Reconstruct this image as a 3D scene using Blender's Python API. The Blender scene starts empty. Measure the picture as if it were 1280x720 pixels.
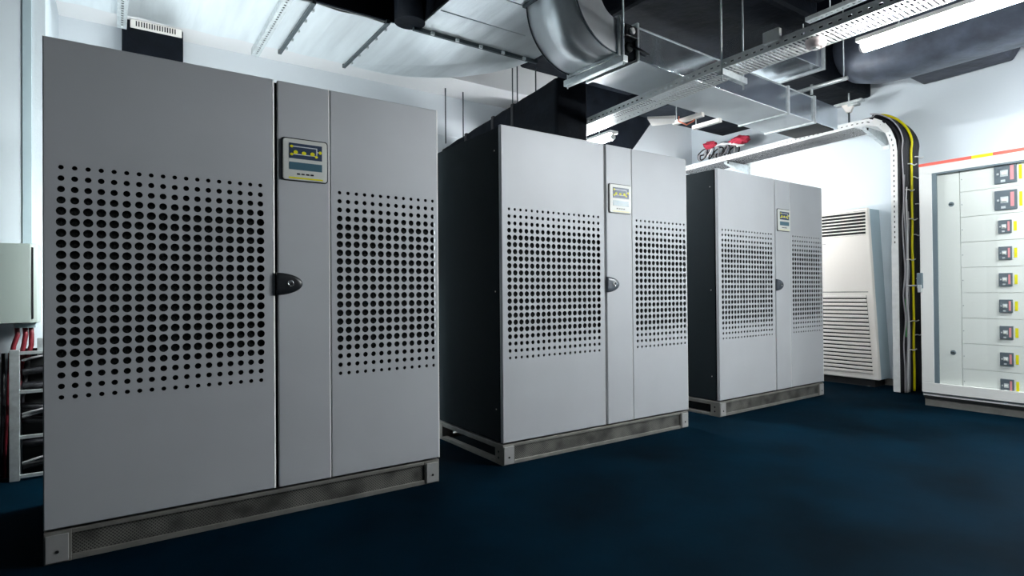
import bpy, bmesh, math, random
from mathutils import Vector, Matrix
random.seed(7)
PI = math.pi
COL = bpy.context.scene.collection
SC = bpy.context.scene
V = Vector

# ------------------------------------------------------------ materials
def mat(name, col, rough=.5, metal=0., spec=.5, bump=0., bscale=60., var=0., vscale=8., coat=0., stretch=None):
    m = bpy.data.materials.new(name); m.use_nodes = True
    nt = m.node_tree; b = nt.nodes['Principled BSDF']
    b.inputs['Base Color'].default_value = (*col, 1)
    b.inputs['Roughness'].default_value = rough
    b.inputs['Metallic'].default_value = metal
    b.inputs['Specular IOR Level'].default_value = spec
    if coat: b.inputs['Coat Weight'].default_value = coat
    tc = nt.nodes.new('ShaderNodeTexCoord')
    mp = nt.nodes.new('ShaderNodeMapping'); nt.links.new(tc.outputs['Object'], mp.inputs[0])
    if stretch: mp.inputs['Scale'].default_value = stretch
    if var:
        n = nt.nodes.new('ShaderNodeTexNoise'); n.inputs['Scale'].default_value = vscale
        n.inputs['Detail'].default_value = 6
        nt.links.new(mp.outputs[0], n.inputs['Vector'])
        r = nt.nodes.new('ShaderNodeMapRange')
        r.inputs['From Min'].default_value = .3; r.inputs['From Max'].default_value = .7
        r.inputs['To Min'].default_value = 1 - var; r.inputs['To Max'].default_value = 1 + var
        nt.links.new(n.outputs['Fac'], r.inputs['Value'])
        x = nt.nodes.new('ShaderNodeVectorMath'); x.operation = 'SCALE'
        x.inputs[0].default_value = col
        nt.links.new(r.outputs[0], x.inputs['Scale']); nt.links.new(x.outputs[0], b.inputs['Base Color'])
    if bump:
        n = nt.nodes.new('ShaderNodeTexNoise'); n.inputs['Scale'].default_value = bscale
        n.inputs['Detail'].default_value = 4
        nt.links.new(mp.outputs[0], n.inputs['Vector'])
        bp = nt.nodes.new('ShaderNodeBump'); bp.inputs['Strength'].default_value = bump
        bp.inputs['Distance'].default_value = .02
        nt.links.new(n.outputs['Fac'], bp.inputs['Height']); nt.links.new(bp.outputs[0], b.inputs['Normal'])
    return m

def emis(name, col, s):
    m = bpy.data.materials.new(name); m.use_nodes = True
    b = m.node_tree.nodes['Principled BSDF']
    b.inputs['Base Color'].default_value = (.9, .9, .9, 1)
    b.inputs['Emission Color'].default_value = (*col, 1); b.inputs['Emission Strength'].default_value = s
    return m

def glassmat():
    m = bpy.data.materials.new('glass_pane'); m.use_nodes = True
    nt = m.node_tree; nt.nodes.clear()
    o = nt.nodes.new('ShaderNodeOutputMaterial'); mx = nt.nodes.new('ShaderNodeMixShader')
    t = nt.nodes.new('ShaderNodeBsdfTransparent'); t.inputs[0].default_value = (.975, .985, .98, 1)
    g = nt.nodes.new('ShaderNodeBsdfGlossy'); g.inputs['Roughness'].default_value = .02
    mx.inputs[0].default_value = .035
    nt.links.new(t.outputs[0], mx.inputs[1])
    nt.links.new(g.outputs[0], mx.inputs[2]); nt.links.new(mx.outputs[0], o.inputs[0])
    return m

def meshmat():
    # woven wire mesh: fine diagonal lattice of steel over darkness
    m = mat('wire_mesh', (.2, .2, .19), .5, .5)
    nt = m.node_tree; b = nt.nodes['Principled BSDF']
    tc = nt.nodes.new('ShaderNodeTexCoord')
    w = []
    for a in (PI/4, -PI/4):
        mp = nt.nodes.new('ShaderNodeMapping'); mp.inputs['Rotation'].default_value = (0, a, 0)
        nt.links.new(tc.outputs['Object'], mp.inputs[0])
        wv = nt.nodes.new('ShaderNodeTexWave'); wv.inputs['Scale'].default_value = 34
        nt.links.new(mp.outputs[0], wv.inputs[0]); w.append(wv)
    mx = nt.nodes.new('ShaderNodeMath'); mx.operation = 'MAXIMUM'
    nt.links.new(w[0].outputs['Fac'], mx.inputs[0]); nt.links.new(w[1].outputs['Fac'], mx.inputs[1])
    n = nt.nodes.new('ShaderNodeTexNoise'); n.inputs['Scale'].default_value = 9
    nt.links.new(tc.outputs['Object'], n.inputs['Vector'])
    mu = nt.nodes.new('ShaderNodeMath'); mu.operation = 'MULTIPLY'
    nt.links.new(mx.outputs[0], mu.inputs[0]); nt.links.new(n.outputs['Fac'], mu.inputs[1])
    cr = nt.nodes.new('ShaderNodeValToRGB')
    cr.color_ramp.elements[0].color = (.06, .06, .055, 1); cr.color_ramp.elements[0].position = .25
    cr.color_ramp.elements[1].color = (.27, .265, .24, 1); cr.color_ramp.elements[1].position = .6
    nt.links.new(mu.outputs[0], cr.inputs[0]); nt.links.new(cr.outputs[0], b.inputs['Base Color'])
    return m

M = dict(
    door=mat('satin_grey_paint', (.535, .555, .58), .55, .1, .3, .04, 350, .03, 3),
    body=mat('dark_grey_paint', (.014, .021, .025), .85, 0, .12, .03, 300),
    seam=mat('black_gap', (.006, .006, .007), .8),
    edge_glint=mat('painted_edge_glint', (.9, .9, .88), .4, .0),
    ring=mat('chrome_ring', (.8, .8, .8), .2, .9),
    filt=mat('dark_filter_foam', (.012, .014, .014), .8, 0, .3, .6, 120, .5, 60),
    base=mat('zinc_base', (.24, .235, .215), .5, .35, .5, .05, 40, .2, 9),
    plate=mat('zinc_plate', (.50, .50, .49), .45, .4, .5, 0, 10, .1, 14),
    mesh=meshmat(),
    bezel=mat('bezel_plastic', (.72, .74, .70), .4),
    navy=mat('navy_panel', (.03, .055, .11), .4),
    lcd=mat('lcd_teal', (.07, .16, .21), .3),
    black=mat('black_plastic', (.008, .010, .013), .35),
    slate=mat('slate_plastic', (.06, .075, .095), .35),
    yellow=mat('yellow_mark', (.85, .80, .0), .5),
    pale=mat('pale_yellow_mark', (.85, .82, .5), .5),
    white=mat('white_paint', (.86, .86, .84), .45),
    line=mat('white_line', (.75, .78, .8), .5),
    floor=mat('blue_black_vinyl', (.0, .0070, .0145), .8, 0, .02, .10, 5, .5, 1.6),
    wall=mat('pale_blue_wall', (.72, .79, .84), .75, 0, .3, .03, 60, .02, 1.2),
    wallb=mat('grey_white_wall', (.70, .74, .78), .8, 0, .3, .03, 60, .02, 1.2),
    wallf=mat('low_bounce_wall', (.05, .06, .065), .8),  # unseen walls, darkened to keep bounce light off the nearest cabinet
    soffit=mat('white_soffit', (.82, .82, .83), .8),
    ceil=mat('black_ceiling', (.005, .007, .014), .9, 0, .1, .3, 3, .5, .9),
    trunk=mat('blue_grey_trunking', (.42, .53, .57), .6),
    galv=mat('galvanised_sheet', (.80, .85, .87), .28, .7, .5, .30, 2.2, .10, 3, stretch=(3, .35, 1)),
    galvm=mat('galvanised_matt_sheet', (.84, .88, .90), .5, .25, .5, .08, 3, .06, 3),
    galve=mat('galvanised_elbow', (.82, .85, .87), .3, .6, .5, .10, 3, .08, 5),
    galvd=mat('galvanised_polished', (.66, .70, .74), .16, .96, .5, .10, 2.5, .15, 4),
    zinc=mat('zinc_strut', (.62, .66, .67), .38, .6, .5, 0, 10, .15, 30),
    zincd=mat('dull_flange', (.07, .09, .10), .45, .6, .5, 0, 10, .2, 30),
    tray=mat('tray_zinc', (.88, .89, .88), .45, .08, .5, 0, 10, .06, 20),
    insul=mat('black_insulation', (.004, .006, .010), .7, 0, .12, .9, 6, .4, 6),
    insulg=mat('slate_insulation', (.10, .12, .16), .38, .1, .6, .7, 5, .4, 5),
    rubber=mat('black_cable', (.012, .012, .016), .45, 0, .5, .1, 50),
    greyc=mat('grey_cable', (.42, .41, .43), .5),
    whitec=mat('white_cable', (.75, .75, .75), .5),
    yelc=mat('yellow_cable', (.85, .75, .0), .45),
    grnc=mat('green_cable', (.03, .35, .06), .45),
    redc=mat('maroon_cable', (.16, .006, .015), .5),
    red=mat('red_cloth', (.42, .03, .06), .7, 0, .3, .5, 30),
    redstrip=mat('salmon_red_strip', (.85, .14, .10), .5),
    yelstrip=mat('yellow_strip', (.9, .8, .0), .5),
    cream=mat('cream_plastic', (.90, .86, .81), .45),
    side=mat('blue_grey_panel', (.38, .48, .53), .5),
    navyi=mat('navy_insulation', (.022, .027, .045), .5, 0, .4, .5, 8, .4, 6),
    dark=mat('slot_dark', (.004, .005, .006), .7),
    board=mat('board_white', (.80, .81, .79), .45),
    boardm=mat('module_white', (.82, .84, .82), .5),
    gasket=mat('blue_grey_gasket', (.14, .19, .22), .5),
    brk=mat('breaker_grey', (.12, .15, .18), .45),
    brkl=mat('breaker_light', (.62, .66, .68), .45),
    pink=mat('breaker_pink', (.75, .30, .33), .5),
    box=mat('grey_green_enclosure', (.40, .46, .43), .45, .1),
    glass=glassmat(),
    lamp=emis('lamp_tube_glow', (.95, .985, 1.0), 205.0),
    fill_back=emis('lamp_behind_cabinet_glow', (.93, 1.0, 1.0), 140.0),
    fill_soft=emis('added_soft_tube_glow', (1.0, .99, .96), 32.0),
    fill_bright=emis('added_bright_tube_glow', (.95, .99, 1.0), 170.0),
)

# ------------------------------------------------------------ geometry helpers
class MB:
    def __init__(s): s.bm = bmesh.new()
    def box(s, a, b, mtx=None):
        x0, y0, z0 = a; x1, y1, z1 = b
        vs = [s.bm.verts.new(c) for c in ((x0,y0,z0),(x1,y0,z0),(x1,y1,z0),(x0,y1,z0),(x0,y0,z1),(x1,y0,z1),(x1,y1,z1),(x0,y1,z1))]
        if mtx:
            for v in vs: v.co = mtx @ v.co
        for f in ((0,3,2,1),(4,5,6,7),(0,1,5,4),(1,2,6,5),(2,3,7,6),(3,0,4,7)): s.bm.faces.new([vs[i] for i in f])
        return s
    def prism(s, pts, lo, hi, axis='z'):
        def P(a, b, c): return {'z': (a, b, c), 'y': (a, c, b), 'x': (c, a, b)}[axis]
        A = [s.bm.verts.new(P(a, b, lo)) for a, b in pts]; B = [s.bm.verts.new(P(a, b, hi)) for a, b in pts]
        s.bm.faces.new(A[::-1]); s.bm.faces.new(B); n = len(pts)
        for i in range(n): s.bm.faces.new((A[i], A[(i+1) % n], B[(i+1) % n], B[i]))
        return s
    def hexa(s, bot, top):
        vs = [s.bm.verts.new(c) for c in list(bot) + list(top)]
        for f in ((0,3,2,1),(4,5,6,7),(0,1,5,4),(1,2,6,5),(2,3,7,6),(3,0,4,7)): s.bm.faces.new([vs[i] for i in f])
        return s
    def tube(s, pts, r, n=10, caps=True, r2=None):
        pts = [V(p) for p in pts]; N = len(pts); rings = []
        t0 = (pts[1] - pts[0]).normalized()
        up = V((0, 0, 1)) if abs(t0.z) < .9 else V((1, 0, 0))
        u = t0.cross(up).normalized()
        for i, p in enumerate(pts):
            t = (pts[min(i+1, N-1)] - pts[max(i-1, 0)]).normalized()
            u = (u - t * u.dot(t)).normalized(); w = t.cross(u)
            rr = r if r2 is None else r + (r2 - r) * i / (N - 1)
            rings.append([s.bm.verts.new(p + (u * math.cos(2*PI*k/n) + w * math.sin(2*PI*k/n)) * rr) for k in range(n)])
        for a, b in zip(rings, rings[1:]):
            for k in range(n):
                f = s.bm.faces.new((a[k], a[(k+1) % n], b[(k+1) % n], b[k])); f.smooth = True
        if caps: s.bm.faces.new(rings[0][::-1]); s.bm.faces.new(rings[-1])
        return s
    def loop(s, pts, r, n=8):
        return s.tube(list(pts) + [pts[0]], r, n, False)
    def lathe(s, prof, c, axis='y', n=24, sx=1., sz=1.):
        # prof: list of (radius, offset along axis)
        rings = []
        for r, h in prof:
            ring = []
            for k in range(n):
                a = 2*PI*k/n; p, q = r*math.cos(a)*sx, r*math.sin(a)*sz
                d = {'y': (p, h, q), 'z': (p, q, h), 'x': (h, p, q)}[axis]
                ring.append(s.bm.verts.new(V(c) + V(d)))
            rings.append(ring)
        for a, b in zip(rings, rings[1:]):
            for k in range(n):
                f = s.bm.faces.new((a[k], a[(k+1) % n], b[(k+1) % n], b[k])); f.smooth = True
        s.bm.faces.new(rings[0]); s.bm.faces.new(rings[-1])
        return s
    def quad(s, *p): s.bm.faces.new([s.bm.verts.new(c) for c in p]); return s
    def build(s, name, m, parent=None, bevel=0, solid=0, world=False, seg=2, shell=None):
        bm = s.bm
        bmesh.ops.recalc_face_normals(bm, faces=bm.faces)
        if world and parent is not None:
            inv = Matrix.LocRotScale(parent.location, parent.rotation_euler, None).inverted()
            bm.transform(inv)
        me = bpy.data.meshes.new(name); bm.to_mesh(me); bm.free()
        me.materials.append(M[m] if isinstance(m, str) else m)
        o = bpy.data.objects.new(name, me); COL.objects.link(o)
        if parent is not None: o.parent = parent
        if solid:
            d = o.modifiers.new('thickness', 'SOLIDIFY'); d.thickness = solid; d.offset = 0
        if bevel:
            d = o.modifiers.new('bevel', 'BEVEL'); d.width = bevel; d.segments = seg; d.limit_method = 'ANGLE'
            d.angle_limit = math.radians(40)
        return o

def tag(o, label=None, cat=None, group=None, kind=None):
    if label: o['label'] = label
    if cat: o['category'] = cat
    if group: o['group'] = group
    if kind: o['kind'] = kind
    return o
def thing(name, label, cat, loc=(0,0,0), rz=0, group=None):
    o = bpy.data.objects.new(name, None); COL.objects.link(o); o.empty_display_size = .1
    o.location = loc; o.rotation_euler = (0, 0, rz)
    return tag(o, label, cat, group)
def dup(o, parent=None):
    c = o.copy(); COL.objects.link(c); c.parent = parent
    for ch in list(o.children): dup(ch, c)
    return c
def B(a, b, mtx=None): return MB().box(a, b, mtx)
def solo(mb, name, m, label, cat, loc, group=None, **k):
    # a single-mesh thing built in world coordinates, origin moved to loc
    mb.bm.transform(Matrix.Translation(-V(loc)))
    o = mb.build(name, m, None, **k); o.location = loc
    return tag(o, label, cat, group)

# ------------------------------------------------------------ setting
XE, YB, XL, YF, ZC = 6.98, 2.5, -.9, -5.2, 3.75
def struct(mb, name, m, **k): return tag(mb.build(name, m, **k), kind='structure')
struct(B((XL-.1, YF-.1, -.1), (XE+.1, YB+.1, 0)), 'floor', 'floor')
struct(B((XL-.1, YF-.1, ZC), (XE+.1, YB+.1, ZC+.1)), 'ceiling', 'ceil')
struct(B((XE, YF-.1, 0), (XE+.1, YB+.1, ZC)), 'wall_right', 'wall')
struct(B((-.104, YB, 0), (XE, YB+.1, ZC)), 'wall_back', 'wallb')
struct(B((XL-.1, YF-.1, 0), (XL, 1.5, ZC)), 'wall_left', 'wallf')
struct(B((XL, YF-.1, 0), (XE, YF, ZC)), 'wall_front', 'wallf')
struct(B((XL-.1, 1.5, 0), (-.104, YB+.1, ZC)), 'wall_left_pilaster', 'wall')
struct(B((-.104, 2.02, 3.05), (4.15, YB, ZC)), 'trim_1', 'soffit')          # downstand beam
struct(B((-.104, YB-.012, 2.635), (4.6, YB, 2.655)), 'shade_line_strip', 'wallb')      # thin strip drawn for a line of shade on the back wall
struct(B((XE-.012, -.6, 0), (XE, YB, .07)), 'baseboard_right', 'base')

# ------------------------------------------------------------ power cabinet
W, D, H, ZB = 1.66, .85, 2.0, .125
PITCH = .712/17
ROWZ = [1.507 - i*PITCH for i in range(22)]
DIA = [.0175, .0215, .0245, .0285] + [.0325]*13 + [.0325, .0285, .0245, .0215, .0175]
DIA = DIA[:22]
def perf_door(x0, x1, z0, z1, cx0, ncol, n=20):
    mb = MB(); bm = mb.bm; bv = .004; yb = .024
    fx0, fx1, fz0, fz1 = x0+bv, x1-bv, z0+bv, z1-bv
    def q(a, b, c, d): bm.faces.new([bm.verts.new(p) for p in (a, b, c, d)])
    h = PITCH/2
    gx0, gx1 = cx0-h, cx0+(ncol-1)*PITCH+h; gz1, gz0 = ROWZ[0]+h, ROWZ[-1]-h
    for (a, b, c, d) in ((fx0, fx1, gz1, fz1), (fx0, fx1, fz0, gz0), (fx0, gx0, gz0, gz1), (gx1, fx1, gz0, gz1)):
        q((a, 0, c), (b, 0, c), (b, 0, d), (a, 0, d))
    # bevelled edge and side returns
    A = [(fx0, 0, fz0), (fx1, 0, fz0), (fx1, 0, fz1), (fx0, 0, fz1)]
    O = [(x0, bv, z0), (x1, bv, z0), (x1, bv, z1), (x0, bv, z1)]
    R = [(x, yb, z) for x, _, z in O]
    for i in range(4):
        j = (i+1) % 4; q(A[i], A[j], O[j], O[i]); q(O[i], O[j], R[j], R[i])
    for r, z in enumerate(ROWZ):
        rad = DIA[r]/2
        for c in range(ncol):
            x = cx0 + c*PITCH
            ci, sq, ba = [], [], []
            for k in range(n):
                a = 2*PI*(k+.5)/n; ca, sa = math.cos(a), math.sin(a); m = h/max(abs(ca), abs(sa))
                ci.append(bm.verts.new((x+rad*ca, 0, z+rad*sa))); ba.append(bm.verts.new((x+rad*ca, .004, z+rad*sa)))
                sq.append(bm.verts.new((x+m*ca, 0, z+m*sa)))
            for k in range(n):
                j = (k+1) % n
                bm.faces.new((ci[k], ci[j], sq[j], sq[k])); bm.faces.new((ba[k], ba[j], ci[j], ci[k]))
            for qd in range(4):      # corner triangles of the cell
                k = (n//8 + qd*n//4 - 1) % n if n % 8 == 0 else None
            cs = ((h, h), (-h, h), (-h, -h), (h, -h))
            for dx, dz in cs:
                best = sorted(sq, key=lambda v: (v.co.x-(x+dx))**2+(v.co.z-(z+dz))**2)[:2]
                if (best[0].co.x - best[1].co.x)**2 > 1e-10 and (best[0].co.z - best[1].co.z)**2 > 1e-10:
                    bm.faces.new((best[0], best[1], bm.verts.new((x+dx, 0, z+dz))))
    return mb
def plain_door(x0, x1, z0, z1):
    return B((x0, 0, z0), (x1, .024, z1))

def make_cabinet(label):
    t = thing('power_cabinet', label, 'cabinet', group=None)
    # body: hollow look, side panels and roof in darker paint
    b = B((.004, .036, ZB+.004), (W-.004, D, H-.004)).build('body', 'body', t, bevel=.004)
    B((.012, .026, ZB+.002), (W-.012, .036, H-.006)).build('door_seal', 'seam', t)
    for sx, x in ((0, .004), (1, W-.004)):
        for z in (.32, 1.02, 1.86):
            MB().lathe([(.0045, -.002), (.0045, .002), (.0, .0022)], (x, .075, z), 'x', 10).build('screw', 'plate', b)
    z0, z1 = ZB+.006, H
    dl = perf_door(0, .8215, z0, z1, .055, 18).build('left_door', 'door', t)
    dr = perf_door(1.0835, W, z0, z1, 1.128, 13).build('right_door', 'door', t)
    MB().prism([(.8217, .0), (.8292, .007), (.8292, .022), (.8217, .022)], z0, z1, 'z').build('edge_strip', 'edge_glint', dl)  # white strips paint the highlight along the door edges
    MB().prism([(W-.004, -.0005), (W-.001, -.0005), (W+.005, .006), (W+.005, .022), (W-.004, .022)], z0, z1, 'z').build('edge_strip', 'edge_glint', dr)
    cps = MB().prism([(1.0745, -.0006), (1.0765, -.0006), (1.0805, .004), (1.0805, .022), (1.0745, .022)], z0, z1, 'z')
    cp = plain_door(.8425, 1.079, z0, z1).build('control_panel', 'door', t, bevel=.004)
    cps.build('edge_strip', 'edge_glint', cp)
    for d, a, c in ((dl, .03, .80), (dr, 1.10, W-.03)):
        B((a, .0245, .58), (c, .0262, 1.56)).build('filter', 'filt', d)
    # display on the control column
    x0, x1, za, zb = .862, 1.066, 1.545, 1.738
    def rr(x0, x1, z0, z1, r, n=5):
        P = []
        for cx, cz, s in ((x1-r, z1-r, 0), (x0+r, z1-r, 1), (x0+r, z0+r, 2), (x1-r, z0+r, 3)):
            for k in range(n+1):
                a = PI/2*(s + k/n); P.append((cx+r*math.cos(a), cz+r*math.sin(a)))
        return P
    g = MB().prism(rr(x0-.003, x1+.004, za-.003, zb+.004, .014), -.004, 0, 'y').build('display_gasket', 'black', t)
    bz = MB().prism(rr(x0, x1-.002, za, zb-.002, .012), -.013, -.0035, 'y').build('display_bezel', 'bezel', t, bevel=.003)
    mp = B((x0+.028, -.0145, za+.100), (x1-.026, -.0125, zb-.022)).build('mimic_panel', 'navy', bz)
    m = MB()
    ax, az, sx_, sz_ = x0+.028, za+.100, (x1-x0-.054)/100, .069/50     # mimic diagram, 100 x 50 units
    def L(a, b, c, d): m.box((ax+a*sx_, -.0155, az+b*sz_), (ax+c*sx_, -.0144, az+d*sz_))
    L(6, 39, 84, 42); L(82, 18, 85, 42); L(6, 13, 84, 16); L(84, 27, 92, 30)
    m.build('diagram_line', 'line', mp)
    m = MB()
    for cx, cz, w, h in ((7, 40, 10, 9), (7, 13, 10, 9), (19, 21, 13, 13), (44, 20, 14, 12), (70, 20, 14, 13), (82, 12, 10, 9), (94, 28, 10, 11)):
        m.lathe([(1, 0), (1, .0016), (.6, .0022)], (ax+cx*sx_, -.0168, az+cz*sz_), 'y', 12, w*sx_/2, h*sz_/2)
    m.build('indicator', 'yellow', mp)
    B((x0+.028, -.0142, za+.048), (x1-.026, -.0125, za+.083)).build('lcd_screen', 'lcd', bz)
    for k in range(4):
        B((x0+.062+k*.021, -.0150, za+.0255), (x0+.076+k*.021, -.0125, za+.0325)).build('button', 'black', bz, bevel=.001)
    B((x0+.026, -.0140, za+.006), (x1-.022, -.0125, za+.0135)).build('stripe', 'yellow', bz)
    # handle: half oval with a key lock
    hx, hz, hw, hh = .8325, 1.062, .118, .052
    P = [(hx, hz-hh*.96), (hx, hz+hh*.96)]
    prof = [((0, 1.0)), (.008, .985), (.013, .92), (.016, .78), (.017, .45)]
    mb = MB(); rings = []
    base = [(math.sin(a)*hw, math.cos(a)*hh) for a in [PI*k/24 for k in range(25)]]
    for y, s in prof:
        rings.append([mb.bm.verts.new((hx + .012*(1-s) + p*s, -y, hz + q*s)) for p, q in base])
    for a, b2 in zip(rings, rings[1:]):
        n = len(a)
        for k in range(n):
            f = mb.bm.faces.new((a[k], a[(k+1) % n], b2[(k+1) % n], b2[k])); f.smooth = k < n-1
    mb.bm.faces.new(rings[-1]); mb.bm.faces.new(rings[0])
    hd = mb.build('handle', 'black', cp)
    MB().lathe([(.014, 0), (.014, -.0035), (.0105, -.005), (.0105, -.002)], (hx+.060, -.0165, hz+.002), 'y', 20).build('lock_ring', 'ring', t)
    MB().lathe([(.0095, 0), (.0095, -.003)], (hx+.061, -.0172, hz+.001), 'y', 16).build('lock', 'black', t)
    # zinc base frame, open on its sides
    bf = MB(); zt = ZB-.004
    for x in (0, W-.085):
        for y in (.004, D-.09): bf.box((x, y, 0), (x+.085, y+.085, zt))
    bf.box((.085, .006, 0), (W-.085, .05, .022)); bf.box((.085, .006, zt-.018), (W-.085, .05, zt))
    bf.box((.085, D-.05, 0), (W-.085, D-.006, .022)); bf.box((.085, D-.05, zt-.018), (W-.085, D-.006, zt))
    for x in (.0, W-.045):
        bf.box((x+.002, .085, 0), (x+.043, D-.085, .022)); bf.box((x+.002, .085, zt-.03), (x+.043, D-.085, zt))
    bs = bf.build('base_frame', 'base', t, bevel=.002)
    B((.085, .014, .022), (W-.085, .018, zt-.018)).build('mesh_grille', 'mesh', t)
    for x in (.006, W-.076):
        p = B((x, -.002, .006), (x+.07, .005, zt-.012)).build('corner_plate', 'plate', t, bevel=.0015)
        MB().lathe([(.006, 0), (.006, -.002)], (x+.035, -.002, .045), 'y', 12).build('bolt', 'dark', p)
    for z in (.04, .075):
        MB().lathe([(.007, 0), (.007, -.0015)], (.0, .05, z), 'x', 12).build('side_bolt', 'dark', t)
    return t
cab = make_cabinet('nearest and leftmost large grey perforated power cabinet, darker front, bright yellow display marks')
cab2 = dup(cab); cab2.location = (2.088, .024, 0)
cab2['label'] = 'middle pale grey perforated power cabinet, its near-black left side showing, between the other two'
cab3 = dup(cab); cab3.location = (4.214, .086, 0); cab3.rotation_euler = (0, 0, math.radians(1.0))
cab3['label'] = 'farthest perforated power cabinet, beside the cream floor air conditioner'
for c in (cab, cab2, cab3): c['group'] = 'row of power cabinets'
for c in (cab2, cab3):          # the farther two have a paler stripe and slate handle
    for o in c.children_recursive:
        if o.name.startswith('stripe'):
            o.data = o.data.copy(); o.data.materials[0] = M['pale']
        if o.name.startswith('handle'):
            o.data = o.data.copy(); o.data.materials[0] = M['slate']

# ------------------------------------------------------------ left corner
eb = thing('electrical_box', 'grey-green electrical enclosure on the pilaster left of the nearest cabinet', 'electrical box', (-.30, 1.5, .868))
MB().prism([(-.52, 1.5), (-.52, 1.37), (-.50, 1.35), (-.16, 1.35), (-.13, 1.36), (-.126, 1.385), (-.126, 1.5)], .868, 1.306, 'z').build('enclosure', 'box', eb, world=True, bevel=.003)
B((-.153, 1.348, .89), (-.146, 1.353, 1.285)).build('door_gap', 'dark', eb, world=True)
B((-.23, 1.39, .84), (-.14, 1.46, .868)).build('gland_plate', 'trunk', eb, world=True)
solo(B((-.207, 1.493, 1.306), (-.165, 1.5, ZC)), 'cable_trunking', 'trunk', 'blue-grey vertical cable trunking running up from the electrical enclosure', 'trunking', (-.186, 1.5, 1.306), bevel=.002)
rk = thing('cable_rack', 'zinc upright cable rack with rungs behind the nearest cabinet', 'rack', (-.23, 1.42, 0))
B((-.252, 1.37, 0), (-.208, 1.40, .72)).build('upright', 'zinc', rk, world=True, bevel=.002)
B((.35, 1.37, 0), (.39, 1.40, .95)).build('upright', 'zinc', rk, world=True, bevel=.002)
for z in (.02, .235, .485, .70):
    B((-.208, 1.375, z-.008), (.35, 1.395, z+.010)).build('rung', 'zinc', rk, world=True, bevel=.001)
B((-.205, 1.46, .01), (.38, 1.47, .72)).build('back_panel', 'dark', rk, world=True)
B((-.135, 1.40, .68), (-.09, 1.45, .78)).build('terminal', 'zinc', rk, world=True, bevel=.003)
for i, z in enumerate((.06, .16, .30, .40, .54, .62)):
    P = [(-.20 + .56*k/8, 1.43 + .012*math.sin(k*1.3+i), z + .03*math.sin(k*.5+i)) for k in range(9)]
    solo(MB().tube(P, .020, 8), 'power_cable', 'rubber', 'black cables resting on the rungs of the zinc rack behind the nearest cabinet', 'cable', P[0], 'black cables on the rack')
for i, z in enumerate((.09, .345, .36, .66)):
    P = [(-.20 + .56*k/8, 1.395 + .012*math.sin(k*1.3+i), z + .05*math.sin(k*.35)) for k in range(9)]
    solo(MB().tube(P, .007, 8), 'thin_cable', 'greyc', 'thin grey cables sagging between the rungs of the zinc rack', 'cable', P[0], 'thin grey cables on the rack')
for i, x in enumerate((-.225, -.19, -.165)):
    P = [(x, 1.42, .86), (x+.004, 1.42, .80), (x-.012+.008*i, 1.41, .74), (x-.02, 1.42, .66)]
    solo(MB().tube(P, .012, 8), 'red_cable', 'redc', 'dark red cables dropping from the underside of the electrical enclosure', 'cable', P[-1], 'red cables below the enclosure')
for i in range(5):
    x = -.285 + .017*i
    P = [(x + .012*i, 1.45, .70), (x + .004*i, 1.44, .45), (x-.006, 1.44, .2), (x-.012, 1.44, .012)]
    solo(MB().tube(P, .009, 8), 'feeder_cable', 'redc' if i % 2 else 'rubber', 'dark cables dropping to the floor at the far left edge beside the rack upright', 'cable', P[-1], 'feeder cables at the left edge')
# black insulated box with a white linear grille, high on the back wall
bx = thing('ventilation_box', 'black insulated box with white slotted grille above the nearest cabinet', 'vent box', (.49, 2.5, 2.45))
B((.275, 2.28, 2.45), (.665, 2.49, 3.045)).build('insulated_casing', 'insul', bx, world=True, bevel=.01)
gr = B((.325, 2.262, 2.985), (.655, 2.28, 3.045)).build('grille', 'cream', bx, world=True, bevel=.003)
m = MB()
for k in range(16): m.box((.358+k*.0165, 2.2605, 2.998), (.366+k*.0165, 2.264, 3.036))
m.build('grille_slot', 'dark', gr, world=False)
gr.children[0].location = (0, 0, 0)
for v in gr.children[0].data.vertices: v.co -= bx.location

# ------------------------------------------------------------ overhead duct above the nearest cabinet
ZD = 2.88; ZT = 3.30
d1 = thing('air_duct', 'wide bare galvanised air duct above the nearest cabinet, with an elbow and crossbars', 'air duct', (1.77, 1.4, ZD))
MB().prism([(-.10, .952), (1.765, .952), (1.765, 1.825), (-.10, 1.793)], ZD, ZT, 'z').build('straight_section', 'galv', d1, world=True, bevel=.002)
arc = [(1.772, .952), (1.772, 1.825), (1.95, 1.845), (2.13, 1.845), (2.33, 1.795), (2.52, 1.70), (2.70, 1.55), (2.856, 1.342), (2.955, 1.14), (3.0, .921), (1.99, .921)]
arc += [(1.96, .925), (1.90, .93), (1.83, .94)]
MB().prism(arc, ZD, ZT, 'z').build('elbow_section', 'galv', d1, world=True, bevel=.002)
MB().prism([(1.99, -.26), (2.70, -.26), (2.70, .25), (3.0, .36), (3.0, .913), (1.99, .913)], ZD, ZT, 'z').build('end_section', 'galv', d1, world=True, bevel=.002)
B((-.10, .935, ZD+.004), (1.83, .950, ZT)).build('dark_reflection_side', 'insul', d1, world=True)  # black sheets stand in for dark reflections on the bare metal sides
B((1.975, -.26, ZD+.004), (1.988, .83, ZT)).build('dark_reflection_side', 'insul', d1, world=True)
MB().lathe([(.105, ZD-.004), (.105, ZT)], (1.905, .868, 0), 'z', 28).build('dark_reflection_corner', 'insul', d1, world=True)  # same dark reflection, painted round the inner corner
for (a, b2) in ((1.26, 1.284), (1.757, 1.782)):
    fo = B((a, .915, ZD-.026), (b2, 1.85, ZD+.004)).build('joint_flange', 'zincd', d1, world=True, bevel=.001)
    for k in range(5):
        co = B((b2, 1.015+k*.175, ZD-.030), (b2+.016, 1.033+k*.175, ZD-.012)).build('clip', 'zinc', fo)
        co.location = -d1.location
fo = B((1.95, .90, ZD-.026), (3.03, .925, ZD+.004)).build('joint_flange', 'zincd', d1, world=True, bevel=.001)
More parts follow.
